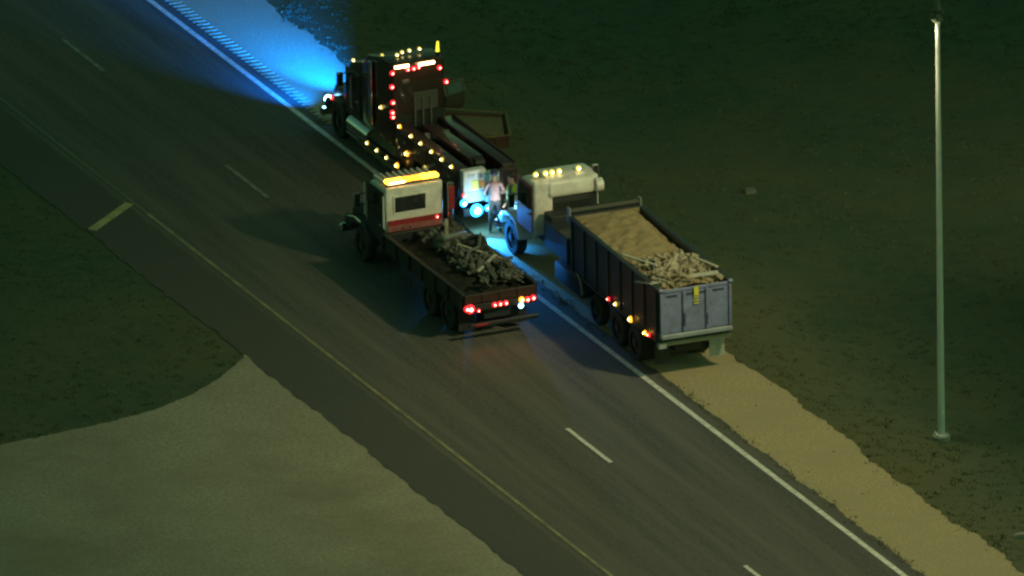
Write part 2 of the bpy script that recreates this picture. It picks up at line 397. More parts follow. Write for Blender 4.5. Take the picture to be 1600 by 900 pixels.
# ------------------------------------------------------------------ heavy wrecker with sleeper cab (farthest truck)
def heavy_wrecker():
    R = empty('heavy_wrecker', (4.78, 7.3, 0))
    tag(R, 'dark maroon heavy wrecker with tall sleeper cab edged in red and amber marker lamps', 'tow truck')
    MB().box(-.42, .42, .2, 9.5, .62, .92, .02).build('chassis', m_black, R)
    for yy in (1.3, 2.65):
        for s in (-1, 1): wheel(R, s*.66, yy, .5, .46, s)
    for s in (-1, 1): wheel(R, s*.74, 8.75, .5, .3, s)
    # wrecker body: side lockers, deck, rails
    for s in (-1, 1):
        b = MB()
        b.prism([(.0, .95), (.72, .95), (.80, 1.12), (3.15, 1.12), (3.23, .62), (4.5, .62), (4.5, 1.78), (.0, 1.78)], s*.90, s*.50, .015)
        o = b.build('side_locker', m_maroon, R)
        for k in range(4):
            y0 = .15 + 1.06*k
            MB().box(s*.897, s*.915, y0, y0+.98, 1.20, 1.70, .012).build('locker_door', m_maroon, o)
            MB().box(s*.912, s*.930, y0+.40, y0+.56, 1.40, 1.46, .006).build('latch', m_chrome, o)
        MB().cyl((s*.90, 0, 1.80), (s*.90, 4.5, 1.80), .035, n=8).build('rail', m_black, R)
    MB().box(-.5, .5, .05, 4.5, 1.20, 1.30, .01).build('deck', mat('dark_deck_plate', (.04, .032, .022), .6, .2, scale=9), R)
    # recovery boom folded low over the deck, winch and mast
    bm_ = MB(); bm_.prism([(.55, 1.72), (.6, 1.55), (4.0, 1.42), (4.15, 1.62), (4.1, 1.78), (.8, 1.86)], -.22, .22, .02); bo = bm_.build('boom', m_maroon, R)
    MB().cyl((-.14, .55, 1.74), (.14, .55, 1.74), .13, n=18).build('sheave', m_black, bo)
    MB().cyl((-.38, 3.6, 1.52), (.38, 3.6, 1.52), .19, n=18).build('winch_drum', m_grey, R)
    # tail: white rear lockers with reflective squares
    rl = MB(); rl.box(-.86, -.14, -.30, -.02, 1.22, 1.86, .04, seg=2); ro = rl.build('rear_locker', m_wpaint, R, 'white rear tool locker lit by the truck behind')
    MB().box(-.70, -.50, -.318, -.304, 1.60, 1.74).build('vent', m_grey, ro)
    MB().box(-.42, -.28, -.318, -.304, 1.60, 1.74).build('vent', m_grey, ro)
    MB().box(-.60, -.40, -.322, -.304, 1.26, 1.54).build('reflector', m_hivisy, ro)
    MB().box(-.38, -.20, -.322, -.304, 1.28, 1.50).build('reflector', mat('reflective_orange', (.8, .25, .05), .4, scale=6), ro)
    MB().box(-.14, .30, -.26, -.02, .80, 1.70, .04, seg=2).build('rear_panel', mat('pale_teal_panel', (.42, .58, .55), .4, col2=(.33, .47, .45), scale=3), R)
    MB().box(-.86, -.14, -.24, -.02, .86, 1.20, .02).build('lower_panel', mat('pale_panel', (.45, .48, .48), .45, scale=3), R)
    MB().box(.34, .88, -.22, -.02, .80, 1.70, .04).build('rear_locker', m_maroon, R)
    MB().box(-.90, .90, -.34, -.20, .48, .72, .02).build('rear_bumper', m_black, R)
    MB().box(-.05, .12, -.9, .2, .50, .62, .02).build('underlift', m_black, R)
    for x, z in ((-.88, .92), (-.48, .64), (-.13, .66)):
        lamp(R, 'work_lamp', (x, -.36, z), 'blue', .095 if x < -.6 else .17 if x < -.3 else .08)
    lamp(R, 'tail_lamp', (-.86, -.32, 1.15), 'red', .05)
    # sleeper
    s_ = MB(); s_.prism([(4.62, 1.05), (6.9, 1.05), (6.9, 2.95), (6.5, 3.30), (5.4, 3.58), (4.62, 3.60)], -.90, .72, .07, 3)
    sl = s_.build('sleeper', m_maroon, R)
    MB().box(-.86, .70, 4.598, 4.62, 1.2, 2.0).build('rear_guard', m_black, R)
    MB().box(-.28, .50, 4.585, 4.62, 2.05, 2.62, .02).build('equipment_box', mat('grey_equipment', (.10, .09, .085), .6, scale=9), R)
    for k in range(3): MB().cyl((-.24+.25*k, 4.56, 1.6), (-.24+.25*k, 4.56, 2.45), .03, n=8).build('air_hose', mat('grey_hose', (.16, .15, .14), .6, scale=8), R)
    MB().box(-.62, -.40, 4.57, 4.61, 2.95, 3.06, .01).build('work_light_housing', m_grey, R)
    # cab and hood
    c_ = MB(); c_.prism([(6.9, .95), (8.35, .95), (8.35, 1.55), (8.05, 2.35), (7.7, 2.70), (6.9, 2.92)], -.88, .72, .05, 2)
    c_.build('cab', m_maroon, R)
    door(R, -.888, 7.05, 8.1, 1.05, 2.45, -1, m_maroon, 1.72); door(R, .728, 7.05, 8.1, 1.05, 2.45, 1, m_maroon, 1.72)
    MB().prism([(8.37, 1.58), (8.06, 2.36), (8.04, 2.34), (8.34, 1.57)], -.76, .60).build('windshield', m_glass, R)
    h_ = MB(); h_.prism([(8.35, .85), (9.75, .75), (9.80, 1.05), (9.55, 1.38), (8.35, 1.54)], -.62, .46, .08, 3); h_.build('hood', m_maroon, R)
    MB().box(-.50, .34, 9.76, 9.84, .66, 1.24, .02).build('grille', m_chrome, R)
    MB().box(-.95, .79, 9.78, 9.98, .34, .62, .04).build('front_bumper', m_chrome, R)
    for s, x in ((-1, -.76), (1, .60)):
        f = MB(); f.prism([(8.15, .62), (8.22, .95), (8.5, 1.16), (9.05, 1.18), (9.5, 1.02), (9.72, .74), (9.5, .66), (9.3, .95), (8.9, 1.05), (8.5, .98), (8.3, .62)], x-.17, x+.17, .02); fo = f.build('fender', m_maroon, R)
        MB().cyl((x, 9.62, .86), (x, 9.76, .86), .12, n=18).build('headlamp', E_HEAD, fo)
        mirror(R, x+s*.28, 8.2, 2.0, s)
    for s, x in ((-1, -.82), (1, .66)):
        MB().cyl((x-s*.02, 6.30, .78), (x-s*.02, 7.75, .78), .27, n=22).build('fuel_tank', m_chrome, R)
        MB().box(x-.06+s*.12, x+.06+s*.12, 7.0, 7.9, .46, .52, .01).build('step', m_grey, R)
    # exhaust stacks
    MB().cyl((-.97, 6.08, 1.3), (-.97, 6.08, 3.22), .075, n=14).build('exhaust_stack', m_chrome, R)
    MB().cyl((-.99, 7.50, 1.35), (-.99, 7.50, 2.3), .045, n=12).build('grab_pole', m_chrome, R)
    MB().cyl((.82, 6.08, 1.3), (.82, 6.08, 3.3), .075, n=14).build('exhaust_stack', m_chrome, R)
    # light bar on the sleeper's rear roof edge
    lb = MB(); lb.box(-.92, .52, 4.50, 4.72, 3.56, 3.62, .01); lbo = lb.build('light_bar', m_black, R)
    MB().box(-.90, -.44, 4.47, 4.51, 3.47, 3.56, .015).build('bar_lamp', E_BAR, lbo)
    MB().box(-.14, .36, 4.47, 4.51, 3.45, 3.54, .015).build('bar_lamp', E_BAR, lbo)
    for x, z in ((-.44, 3.36), (-.26, 3.36), (-.10, 3.38)): lamp(R, 'roof_lamp', (x, 4.59, z), 'red', .06)
    for x, z in ((-.93, 3.32), (-.95, 2.90), (-.93, 2.42), (-.95, 2.12), (-.94, 1.98)): lamp(R, 'marker_lamp', (x, 4.58, z), 'red', .065)
    for x, z in ((.56, 3.26), (.76, 2.80)): lamp(R, 'marker_lamp', (x, 4.58, z), 'red', .065)
    for x, y_, z in ((-.80, 5.6, 3.52), (-.55, 5.1, 3.66), (-.35, 5.2, 3.68), (-.12, 5.2, 3.70), (.2, 5.2, 3.70)): lamp(R, 'clearance_lamp', (x, y_, z), 'yellow', .045)
    lamp(R, 'clearance_lamp', (-.86, 7.6, 2.75), 'yellow', .045)
    MB().cyl((.56, 4.72, 3.55), (.56, 4.72, 3.72), .05, n=12).build('beacon_post', m_black, R)
    MB().cyl((.56, 4.72, 3.72), (.57, 4.72, 4.02), .055, .03, n=12).build('beacon', emat('beacon_yellow', (1.0, .85, .05), 1.6), R)
    # marker lamps along the left side
    for Y, Z in ((13.44, 2.02), (12.75, 2.0), (11.36, 1.86), (10.53, 1.83), (9.84, 1.83), (9.06, 1.83), (8.32, 1.83), (7.63, 1.83)):
        lamp(R, 'marker_lamp', (-.955 if Y < 12 else -.935, Y-7.3, Z), 'amber' if Y in (11.36,) else 'yellow', .055, LEFT)
    for Y, Z in ((13.5, .68), (12.8, .68), (12.1, .68)): lamp(R, 'skirt_lamp', (-1.06, Y-7.3, Z), 'yellow', .055, LEFT)
    MB().box(-1.05, -.85, 4.0, 6.3, .56, .74, .02).build('skirt', m_black, R)
    for Y, Z in ((11.36, .68), (10.93, 1.16)): lamp(R, 'signal_lamp', (-1.06 if Z < 1 else -.93, Y-7.3, Z), 'amber', .075, LEFT)
    for Y, Z in ((9.64, 1.16), (8.95, 1.17)): lamp(R, 'skirt_lamp', (-.93, Y-7.3, Z), 'yellow', .05, LEFT)
    lamp(R, 'fender_lamp', (-.93, 9.05, 1.14), 'red', .06, LEFT)
    # head lamp beams and rear work lamp beams
    for x, e, sz in ((-.76, 9500, 58), (.60, 56000, 40)):
        l = bpy.data.lights.new('headlamp_beam', 'SPOT'); l.energy = e; l.color = (.0, .175, 1.0); l.spot_size = radians(sz); l.spot_blend = 1.0; l.shadow_soft_size = .1
        o = bpy.data.objects.new('headlamp_beam', l); COL.objects.link(o); o.parent = R; o.location = (x, 10.02, .86)
        d = Vector((.05, 1, -.012)); o.rotation_mode = 'QUATERNION'; o.rotation_quaternion = d.to_track_quat('-Z', 'Y')
    l = bpy.data.lights.new('work_lamp_scatter', 'POINT'); l.energy = 34; l.color = (.18, .66, 1.0); l.shadow_soft_size = .12
    o = bpy.data.objects.new('work_lamp_scatter', l); COL.objects.link(o); o.parent = R; o.location = (-.48, -.62, .80)
    for x, z, e in ((-.88, .92, 220), (-.48, .64, 1700)):
        l = bpy.data.lights.new('work_beam', 'SPOT'); l.energy = e; l.color = (.02, .28, 1.0); l.spot_size = radians(84); l.spot_blend = 1.0; l.shadow_soft_size = .06
        o = bpy.data.objects.new('work_beam', l); COL.objects.link(o); o.parent = R; o.location = (x, -.62, z)
        d = Vector((-.08, -1, -.34)); o.rotation_mode = 'QUATERNION'; o.rotation_quaternion = d.to_track_quat('-Z', 'Y')
    return R
heavy_wrecker()

# ------------------------------------------------------------------ white and red cab truck in the right lane
def lane_truck():
    R = empty('flatbed_truck', (1.30, -1.6, 0))
    tag(R, 'white and red cab truck in the lane with amber roof bar and debris bed', 'truck')
    MB().box(-.42, .42, .25, 8.9, .58, .88, .02).build('chassis', m_black, R)
    for yy in (1.45, 2.75):
        for s in (-1, 1): wheel(R, s*.80, yy, .5, .5, s)
    for s in (-1, 1): wheel(R, s*.82, 7.75, .5, .3, s)
    # open bed
    MB().box(-1.08, 1.08, .12, 5.72, 1.02, 1.12, .01).build('bed_floor', m_dkbed, R)
    for s in (-1, 1):
        w_ = MB().box(s*1.08, s*1.15, .10, 5.74, .98, 1.46, .012).build('side_wall', m_dkbed, R)
        MB().box(s*1.06, s*1.19, .08, 5.76, 1.46, 1.52, .012).build('rail', m_dkbed, w_)
        for k in range(7): MB().box(s*1.15, s*1.20, .14+.92*k, .22+.92*k, .99, 1.455, .008).build('rib', m_dkbed, w_)
        MB().box(s*1.02, s*1.06, 4.0, 5.0, .45, .62, .01).build('side_guard', m_black, R)
    MB().box(-1.08, 1.08, 5.66, 5.74, 1.12, 1.46, .012).build('headboard', m_dkbed, R)
    tg = MB().box(-1.10, 1.10, .03, .10, 1.18, 1.46, .012).build('tailgate', mat('dark_red_tailgate', (.035, .018, .015), .5, scale=3), R)
    for x in (-.55, 0, .55): MB().box(x-.03, x+.03, .0, .03, 1.2, 1.45, .006).build('rib', tg.data.materials[0], tg)
    MB().box(-1.12, 1.12, .0, .10, .96, 1.16, .012).build('lamp_board', m_black, R)
    MB().box(-1.0, 1.1, -.10, .02, .50, .62, .02).build('rear_bumper', m_black, R)
    MB().box(.55, 1.12, -.125, -.105, .56, .62, .004).build('bumper_strip', m_chrome, R)
    MB().box(-.85, -.45, -.125, -.105, .54, .62, .004).build('bumper_reflector', m_red, R)
    for s in (-1, 1): MB().box(s*.55, s*1.05, .62, .65, .18, .95, .005).build('mud_flap', m_black, R)
    lamp(R, 'tail_lamp', (-.95, -.02, 1.06), 'red', .12); lamp(R, 'tail_lamp', (-1.06, -.02, 1.08), 'red', .08)
    lamp(R, 'tail_lamp', (-.70, -.02, .98), 'red', .045)
    for x in (-.20, -.03, .15): lamp(R, 'marker_lamp', (x, -.02, 1.08), 'red', .065)
    lamp(R, 'signal_lamp', (.64, -.02, 1.10), 'amber', .075); lamp(R, 'tail_lamp', (.82, -.02, 1.08), 'red', .075); lamp(R, 'tail_lamp', (1.0, -.02, 1.10), 'red', .075)
    lamp(R, 'reversing_lamp', (.62, -.02, .92), 'cyan', .065)
    for x, e in ((-.95, 16), (.82, 7)):
        l = bpy.data.lights.new('tail_glow', 'SPOT'); l.energy = e; l.color = (1.0, .05, .03); l.spot_size = radians(130); l.spot_blend = .9; l.shadow_soft_size = .08
        o = bpy.data.objects.new('tail_glow', l); COL.objects.link(o); o.parent = R; o.location = (x, -.16, 1.06)
        d = Vector((0, -1, -.35)); o.rotation_mode = 'QUATERNION'; o.rotation_quaternion = d.to_track_quat('-Z', 'Y')
    # cab
    c = MB(); c.prism([(6.2, 1.30), (7.72, 1.30), (7.72, 1.75), (7.35, 2.55), (7.2, 2.64), (6.2, 2.66)], -.84, .94, .06, 3); c.build('cab', m_wpaint, R)
    MB().prism([(6.18, .85), (7.72, .85), (7.72, 1.30), (6.18, 1.30)], -.85, .95, .02).build('cab_base', m_maroon, R)
    MB().box(-.80, .90, 6.155, 6.195, 1.52, 1.68, .008).build('red_band', m_red, R)
    MB().box(-.80, .90, 6.16, 6.195, 1.34, 1.52, .006).build('lower_band', mat('faded_red_band', (.33, .14, .12), .5, col2=(.24, .05, .05), scale=6), R)
    g = MB().box(-.58, .38, 6.175, 6.21, 1.90, 2.36, .01).build('rear_window', m_glass, R)
    fr = MB(); fr.box(-.62, .42, 6.17, 6.205, 2.36, 2.40); fr.box(-.62, .42, 6.17, 6.205, 1.86, 1.90); fr.box(-.62, -.58, 6.17, 6.205, 1.90, 2.36); fr.box(.38, .42, 6.17, 6.205, 1.90, 2.36); fr.build('frame', m_wpaint, g)
    for x in (-.35, -.12): MB().box(x-.03, x+.03, 6.14, 6.16, 1.38, 1.46, .01).build('fitting', m_chrome, R)
    lamp(R, 'cab_lamp', (.72, 6.15, 1.60), 'red', .05)
    door(R, -.848, 6.35, 7.55, 1.0, 2.5, -1, m_navy, 1.60); door(R, .948, 6.35, 7.55, 1.0, 2.5, 1, m_wpaint, 1.78)  # left door darker than the right: shade of that side put into its paint
    MB().prism([(7.74, 1.78), (7.37, 2.56), (7.345, 2.54), (7.71, 1.77)], -.72, .82).build('windshield', m_glass, R)
    for y_ in (6.26, 7.62): MB().cyl((-.90, y_, 1.45), (-.90, y_, 2.42), .025, n=8).build('grab_handle', m_wpaint, R)
    MB().cyl((1.08, 6.0, 1.0), (1.08, 6.0, 2.62), .085, n=14).build('exhaust_stack', mat('red_lit_stack', (.5, .38, .36), .25, .9, scale=4), R)  # red light on the stack is put into its pinkish metal colour
    MB().box(1.0, 1.16, 5.88, 5.93, 1.85, 2.55, .01).build('stack_guard', m_red, R)
    # roof: ribs and amber bar
    for k in range(9):
        x = -.72 + .19*k; MB().box(x-.03, x+.03, 6.58, 7.30, 2.655, 2.745, .008).build('roof_rib', m_wpaint, R)
    lb = MB().box(-.78, .88, 6.28, 6.52, 2.70, 2.74, .01).build('light_bar', m_black, R)
    for k in range(6):
        x = -.76 + .272*k; MB().box(x, x+.255, 6.27, 6.53, 2.742, 2.84, .03, seg=2).build('bar_lens', emat('amber_bar_lens', (1.0, .44, .02), 11.0) if k not in (2, 3) else emat('amber_bar_dim', (1.0, .32, .02), 4.0), lb)
    MB().box(-.70, -.20, 6.265, 6.27, 2.745, 2.80).build('bar_lamp', E_BAR, lb)
    for x in (-.7, .8): MB().box(x-.03, x+.03, 6.36, 6.44, 2.655, 2.70).build('bar_foot', m_black, lb)
    # hood
    h = MB(); h.prism([(7.72, .80), (9.10, .75), (9.16, 1.10), (9.0, 1.42), (7.72, 1.66)], -.66, .66, .08, 3); h.build('hood', m_navy, R)
    MB().box(-.55, .55, 9.12, 9.19, .68, 1.28, .02).build('grille', m_chrome, R)
    MB().box(-1.0, 1.0, 9.15, 9.32, .40, .66, .05).build('front_bumper', m_chrome, R)
    for s in (-1, 1):
        f = MB(); f.prism([(7.15, .6), (7.22, .92), (7.5, 1.16), (8.1, 1.18), (8.6, 1.06), (8.95, .82), (8.7, .66), (8.35, .95), (8.0, 1.05), (7.6, 1.02), (7.32, .6)], s*.60, s*.98, .03); fo = f.build('fender', m_navy, R)
        MB().cyl((s*.80, 9.0, .9), (s*.80, 9.12, .9), .11, n=18).build('headlamp', m_glass, fo)
        t = MB(); t.tube([(s*.985, 8.95, .84), (s*.985, 8.62, 1.09), (s*.985, 8.1, 1.21), (s*.985, 7.7, 1.19)], .03); t.build('fender_trim', m_chrome, fo)
        mirror(R, s*1.18, 7.55, 1.95, s, m_grey)
    return R
lane_truck()

# ------------------------------------------------------------------ dump truck on the shoulder (nearest)
def dump_truck():
    R = empty('dump_truck', (5.02, -6.8, 0), radians(-2.0))
    tag(R, 'white cab dump truck on the gravel shoulder with blue grey tailgate and tan load', 'dump truck')
    MB().box(-.42, .42, .5, 12.2, .62, .95, .02).build('chassis', m_black, R)
    for yy in (1.95, 3.30):
        for s in (-1, 1): wheel(R, s*.80, yy, .52, .52, s)
    for s in (-1, 1): wheel(R, s*.85, 5.1, .45, .28, s); wheel(R, s*.85, 11.55, .52, .32, s)
    # bed
    MB().box(-1.03, 1.03, .12, 6.6, 1.12, 1.24, .01).build('bed_floor', m_navy, R)
    for s in (-1, 1):
        w_ = MB().box(s*1.03, s*1.10, .06, 6.66, 1.10, 2.70, .015).build('side_wall', m_navy, R)
        MB().box(s*1.01, s*1.15, .05, 6.68, 2.70, 2.78, .015).build('rail', m_navy, w_)
        for k in range(8): MB().box(s*1.10, s*1.15, .10+.91*k, .20+.91*k, 1.12, 2.69, .01).build('rib', m_navy, w_)
        MB().box(s*1.10, s*1.14, .22, 6.5, 1.12, 1.20, .01).build('lower_rail', m_navy, w_)
    fb = MB().box(-1.03, 1.03, 6.58, 6.66, 1.24, 2.76, .015).build('front_wall', mat('tan_dusty_steel', (.22, .175, .09), .7, col2=(.16, .13, .07), scale=2), R)
    MB().box(-1.06, 1.06, 6.62, 6.98, 2.74, 2.80, .02).build('cab_guard', m_black, R)
    MB().cyl((-1.05, 6.80, 2.88), (1.05, 6.80, 2.88), .07, n=12).build('tarp_roll', mat('dark_tarp', (.06, .065, .05), .8, scale=8), R)
    for s in (-1, 1): MB().box(s*1.06, s*1.12, 6.70, 6.90, 2.55, 3.0, .01).build('tarp_arm', m_grey, R)
    # tailgate
    tg = MB().box(-1.06, 1.06, -.06, .04, 1.42, 2.72, .02).build('tailgate', m_gate, R, 'blue grey ribbed tailgate')
    MB().box(-1.10, 1.10, -.09, -.05, 2.66, 2.75, .012).build('top_rail', m_gate, tg)
    for x in (-1.05, -.36, .34, 1.05): MB().box(x-.04, x+.04, -.12, -.06, 1.44, 2.65, .012).build('rib', m_gate, tg)
    for x, wd in ((-.72, .17), (-.10, .17), (.20, .12), (.70, .17)): MB().box(x-wd, x+wd, -.068, -.058, 2.50, 2.57).build('slot', m_gatedk, tg)
    MB().box(-.39, -.33, -.135, -.115, 1.62, 2.0, .004).build('latch', m_gatedk, tg); MB().box(.32, .36, -.135, -.115, 1.56, 1.9, .004).build('latch', m_gatedk, tg)
    for z0, z1 in ((2.48, 2.74), (2.40, 2.44), (2.31, 2.35), (2.22, 2.26)): MB().box(-.06, .08, -.105 if z0 < 2.45 else -.122, -.093 if z0 < 2.45 else -.10, z0, z1).build('yellow_sticker', m_hivisy, tg)
    MB().box(-1.08, 1.10, -.16, .06, 1.28, 1.41, .02).build('tailgate_lip', mat('pale_blue_steel', (.30, .34, .40), .5, col2=(.22, .25, .29), scale=3), R)
    MB().box(-1.02, 1.08, -.02, .14, 1.04, 1.16, .015).build('sill', mat('tan_grey_steel', (.26, .26, .19), .6, scale=3), R)
    for s in (-1, 1):
        MB().cyl((s*1.0, -.10, 2.76), (s*1.12, -.10, 2.76), .05, n=10).build('hinge', m_gate, R)
        MB().box(s*.60, s*1.06, .40, .43, .36, .99, .004).build('mud_flap', m_flap if s > 0 else m_black, R)
    MB().box(-1.12, -.88, -.05, .10, .98, 1.14, .01).build('corner_bracket', mat('pale_bracket', (.38, .40, .42), .5, scale=4), R)
    MB().box(-.9, .9, .60, .72, .55, .70, .02).build('rear_bumper', m_black, R)
    # lamps on the left rear
    for Y, Z, k, r in ((-6.25, 1.24, 'red', .06), (-5.95, 1.20, 'amber', .065), (-4.85, 1.24, 'amber', .085), (-3.74, 1.33, 'yellow', .06), (-3.20, 1.30, 'red', .055)):
        lamp(R, 'side_lamp', (-1.19, Y+6.8, Z), k, r, LEFT)
    gm = MB(); gm.tube([(-1.14, 6.1, 1.22), (-1.16, 5.85, 1.12), (-1.17, 5.72, .95), (-1.16, 5.68, .72)], .025); gm.build('fender_hoop', mat('pale_hoop', (.30, .32, .31), .6, scale=4), R)
    MB().box(-1.08, -.62, 5.95, 8.0, .48, 1.0, .05, seg=2).build('fuel_tank', m_navy, R)
    MB().box(.62, 1.08, 5.95, 8.0, .48, 1.0, .05, seg=2).build('fuel_tank', m_navy, R)
    MB().box(-.88, .98, 7.5, 9.3, .98, 1.78, .04).build('tool_locker', m_navy, R)
    MB().box(-.80, .90, 8.9, 9.5, 1.0, 1.95, .03).build('hydraulic_tank', m_black, R)
    # cab
    c = MB(); c.prism([(9.75, 1.10), (11.15, 1.10), (11.15, 1.72), (10.85, 2.58), (10.6, 2.70), (9.75, 2.74)], -.98, 1.02, .08, 3); c.build('cab', m_wpaint, R)
    cp = MB(); cp.prism([(9.64, 2.28), (9.72, 2.72), (10.2, 2.82), (10.75, 2.78), (10.9, 2.66), (10.6, 2.42), (9.75, 2.24)], -.55, .98, .10, 4); cp.build('roof_cap', m_wpaint, R)
    MB().cyl((.86, 9.66, 2.46), (1.07, 9.66, 2.46), .20, n=20).build('air_cleaner_cap', m_wpaint, R)
    MB().box(-.42, .96, 9.725, 9.765, 1.72, 2.24, .01).build('rear_window', m_glass, R)
    MB().box(-.44, .98, 9.72, 9.76, 1.15, 1.70, .01).build('rear_panel', mat('dark_green_grey', (.06, .07, .055), .6, scale=4), R)
    door(R, -.988, 9.9, 11.05, 1.15, 2.6, -1, m_red, 1.85); door(R, 1.028, 9.9, 11.05, 1.15, 2.6, 1, m_wpaint, 1.85)
    MB().prism([(11.17, 1.75), (10.87, 2.62), (10.845, 2.60), (11.14, 1.74)], -.86, .90).build('windshield', m_glass, R)
    h = MB(); h.prism([(11.15, .85), (12.55, .80), (12.60, 1.1), (12.4, 1.42), (11.15, 1.62)], -.68, .68, .08, 3); h.build('hood', m_wpaint, R)
    MB().box(-.55, .55, 12.57, 12.64, .7, 1.28, .02).build('grille', m_chrome, R)
    MB().box(-1.02, 1.02, 12.60, 12.78, .42, .70, .04).build('front_bumper', m_chrome, R)
    for s in (-1, 1):
        f = MB(); f.prism([(10.95, .6), (11.02, .95), (11.3, 1.18), (11.9, 1.20), (12.3, 1.08), (12.55, .84), (12.35, .68), (12.05, .98), (11.7, 1.08), (11.35, 1.02), (11.1, .6)], s*.62, s*1.0, .03); fo = f.build('fender', m_wpaint, R)
        MB().cyl((s*.82, 12.5, .92), (s*.82, 12.66, .92), .11, n=18).build('headlamp', m_glass, fo)
        mirror(R, s*1.30, 10.75, 2.45, s, m_flap) if s > 0 else mirror(R, -1.20, 11.0, 1.85, s, m_flap)
    for x, kind in ((-.80, 'yellow'), (-.50, 'yellow'), (-.30, 'yellow'), (-.08, 'yellow'), (.52, 'yellow')):
        lamp(R, 'clearance_lamp', (x, 10.05, 2.88), kind, .07)
    lamp(R, 'cab_lamp', (-.36, 9.68, 1.70), 'amber', .08)
    # head lamp beam on the people and the wrecker's tail
    l = bpy.data.lights.new('headlamp_beam', 'SPOT'); l.energy = 48; l.color = (.75, 1.0, .92); l.spot_size = radians(115); l.spot_blend = .7; l.shadow_soft_size = .1
    o = bpy.data.objects.new('headlamp_beam', l); COL.objects.link(o); o.parent = R; o.location = (-.82, 12.72, .95)
    d = Vector((-.22, 1, .40)); o.rotation_mode = 'QUATERNION'; o.rotation_quaternion = d.to_track_quat('-Z', 'Y')
    return R
dump_truck()

# ------------------------------------------------------------------ loads
def heap(name, x0, x1, y0, y1, zf, m, loc, rz, label, n=18, seed=1, rough=.07):
    rnd = random.Random(seed); v = []; f = []; ny = int(n*(y1-y0)/(x1-x0))
    for j in range(ny+1):
        for i in range(n+1):
            x = x0+(x1-x0)*i/n; y = y0+(y1-y0)*j/ny
            edge = i in (0, n) or j in (0, ny)
            v.append((x, y, zf((i/n), (j/ny)) + (0 if edge else rnd.uniform(-rough, rough))))
    for j in range(ny):
        for i in range(n): f.append((j*(n+1)+i, j*(n+1)+i+1, (j+1)*(n+1)+i+1, (j+1)*(n+1)+i))
    me = bpy.data.meshes.new(name); me.from_pydata(v, [], f); me.materials.append(m)
    me.polygons.foreach_set('use_smooth', [True]*len(f))
    o = bpy.data.objects.new(name, me); COL.objects.link(o); o.location = loc; o.rotation_euler = (0, 0, rz)
    return tag(o, label, 'soil', kind='stuff')
DT = Vector((5.02, -6.8, 0)); DR = radians(-2)
heap('soil_load', -1.02, 1.02, .06, 6.57, lambda u, v: 2.46 + .22*sin(pi*u)**.5 + .10*sin(5*v+3*u)*sin(pi*u) + .04*v, m_soil, DT, DR, 'tan soil heaped in the bed of the dump truck')
LT = Vector((1.30, -1.6, 0))
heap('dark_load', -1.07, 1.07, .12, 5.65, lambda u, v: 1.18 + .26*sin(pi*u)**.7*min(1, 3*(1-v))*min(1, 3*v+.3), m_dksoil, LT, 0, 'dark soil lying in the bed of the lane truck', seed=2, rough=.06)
def rubble(name, root, rz, xr, yr, zf, n, m, label, seed, smin=.05, smax=.17):
    rnd = random.Random(seed); b = MB()
    for _ in range(n):
        x = rnd.uniform(*xr); y = rnd.uniform(*yr); s = rnd.uniform(smin, smax)
        rot = Matrix.Rotation(rnd.uniform(0, pi), 3, 'Z') @ Matrix.Rotation(rnd.uniform(-.9, .9), 3, 'X') @ Matrix.Rotation(rnd.uniform(-.9, .9), 3, 'Y')
        z = zf(x, y) + rnd.uniform(-.03, .16)
        k = rnd.choice([(1, 1, .5), (2.6, .35, .2), (1.3, .8, .25), (.7, .7, .9)])
        b.box(x-s*k[0], x+s*k[0], y-s*k[1], y+s*k[1], z-s*k[2], z+s*k[2], .01, rot=rot)
    o = b.build(name, m, smooth=False); o.location = root; o.rotation_euler = (0, 0, rz)
    return tag(o, label, 'rubble', kind='stuff')
m_rub = ground_mat('pale_rubble', [(.10, .09, .06), (.42, .39, .30), (.22, .17, .09)], (3.5, 1.6), bump=.5)
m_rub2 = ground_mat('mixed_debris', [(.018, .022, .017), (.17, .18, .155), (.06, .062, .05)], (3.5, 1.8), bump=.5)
rubble('rubble_load', DT, DR, (-.92, .92), (.25, 2.5), lambda x, y: 2.58 + .14*cos(1.4*x), 320, m_rub, 'pale broken rubble and splintered wood heaped above the blue grey tailgate', 8, .03, .13)
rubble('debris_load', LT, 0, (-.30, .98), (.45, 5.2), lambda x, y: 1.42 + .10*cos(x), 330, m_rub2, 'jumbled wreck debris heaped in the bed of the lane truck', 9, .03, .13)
m_wood = mat('splintered_wood', (.46, .42, .30), .8, col2=(.30, .26, .17), scale=9)
m_panel = mat('bent_white_sheet', (.50, .49, .42), .6, col2=(.34, .33, .28), scale=5)
G = 'loose boards on the dump truck load'
plank('board', (5.80, -4.45, 2.80), (6.00, -6.2, 2.95), .10, .04, m_wood, 'long pale board lying along the right side of the dump truck rubble', 'board', G)
plank('board', (5.0, -6.3, 2.84), (5.9, -6.5, 2.90), .20, .05, m_panel, 'short wide pale board just above the blue grey tailgate', 'board', G)
plank('board', (4.20, -3.6, 2.76), (4.55, -5.3, 2.92), .10, .04, m_panel, 'pale board along the left rail of the dump truck', 'board', G)
plank('board', (4.55, -6.0, 2.82), (5.35, -4.9, 3.02), .09, .04, m_wood, 'slanting splintered board amid the dump truck rubble', 'board', G)
plank('sheet_panel', (3.98, -5.3, 2.55), (4.05, -6.3, 2.80), .34, .03, m_panel, 'bent grey sheet hanging at the left rear corner of the dump bed', 'sheet')
G2 = 'loose boards on the lane truck load'
plank('post', (1.62, 2.95, 1.22), (1.60, 2.90, 2.12), .10, .06, m_wood, 'upright pale post at the front edge of the lane truck debris', 'post')
plank('board', (1.5, 1.9, 1.70), (2.25, .3, 1.64), .11, .04, m_wood, 'long pale board across the lane truck debris', 'board', G2)
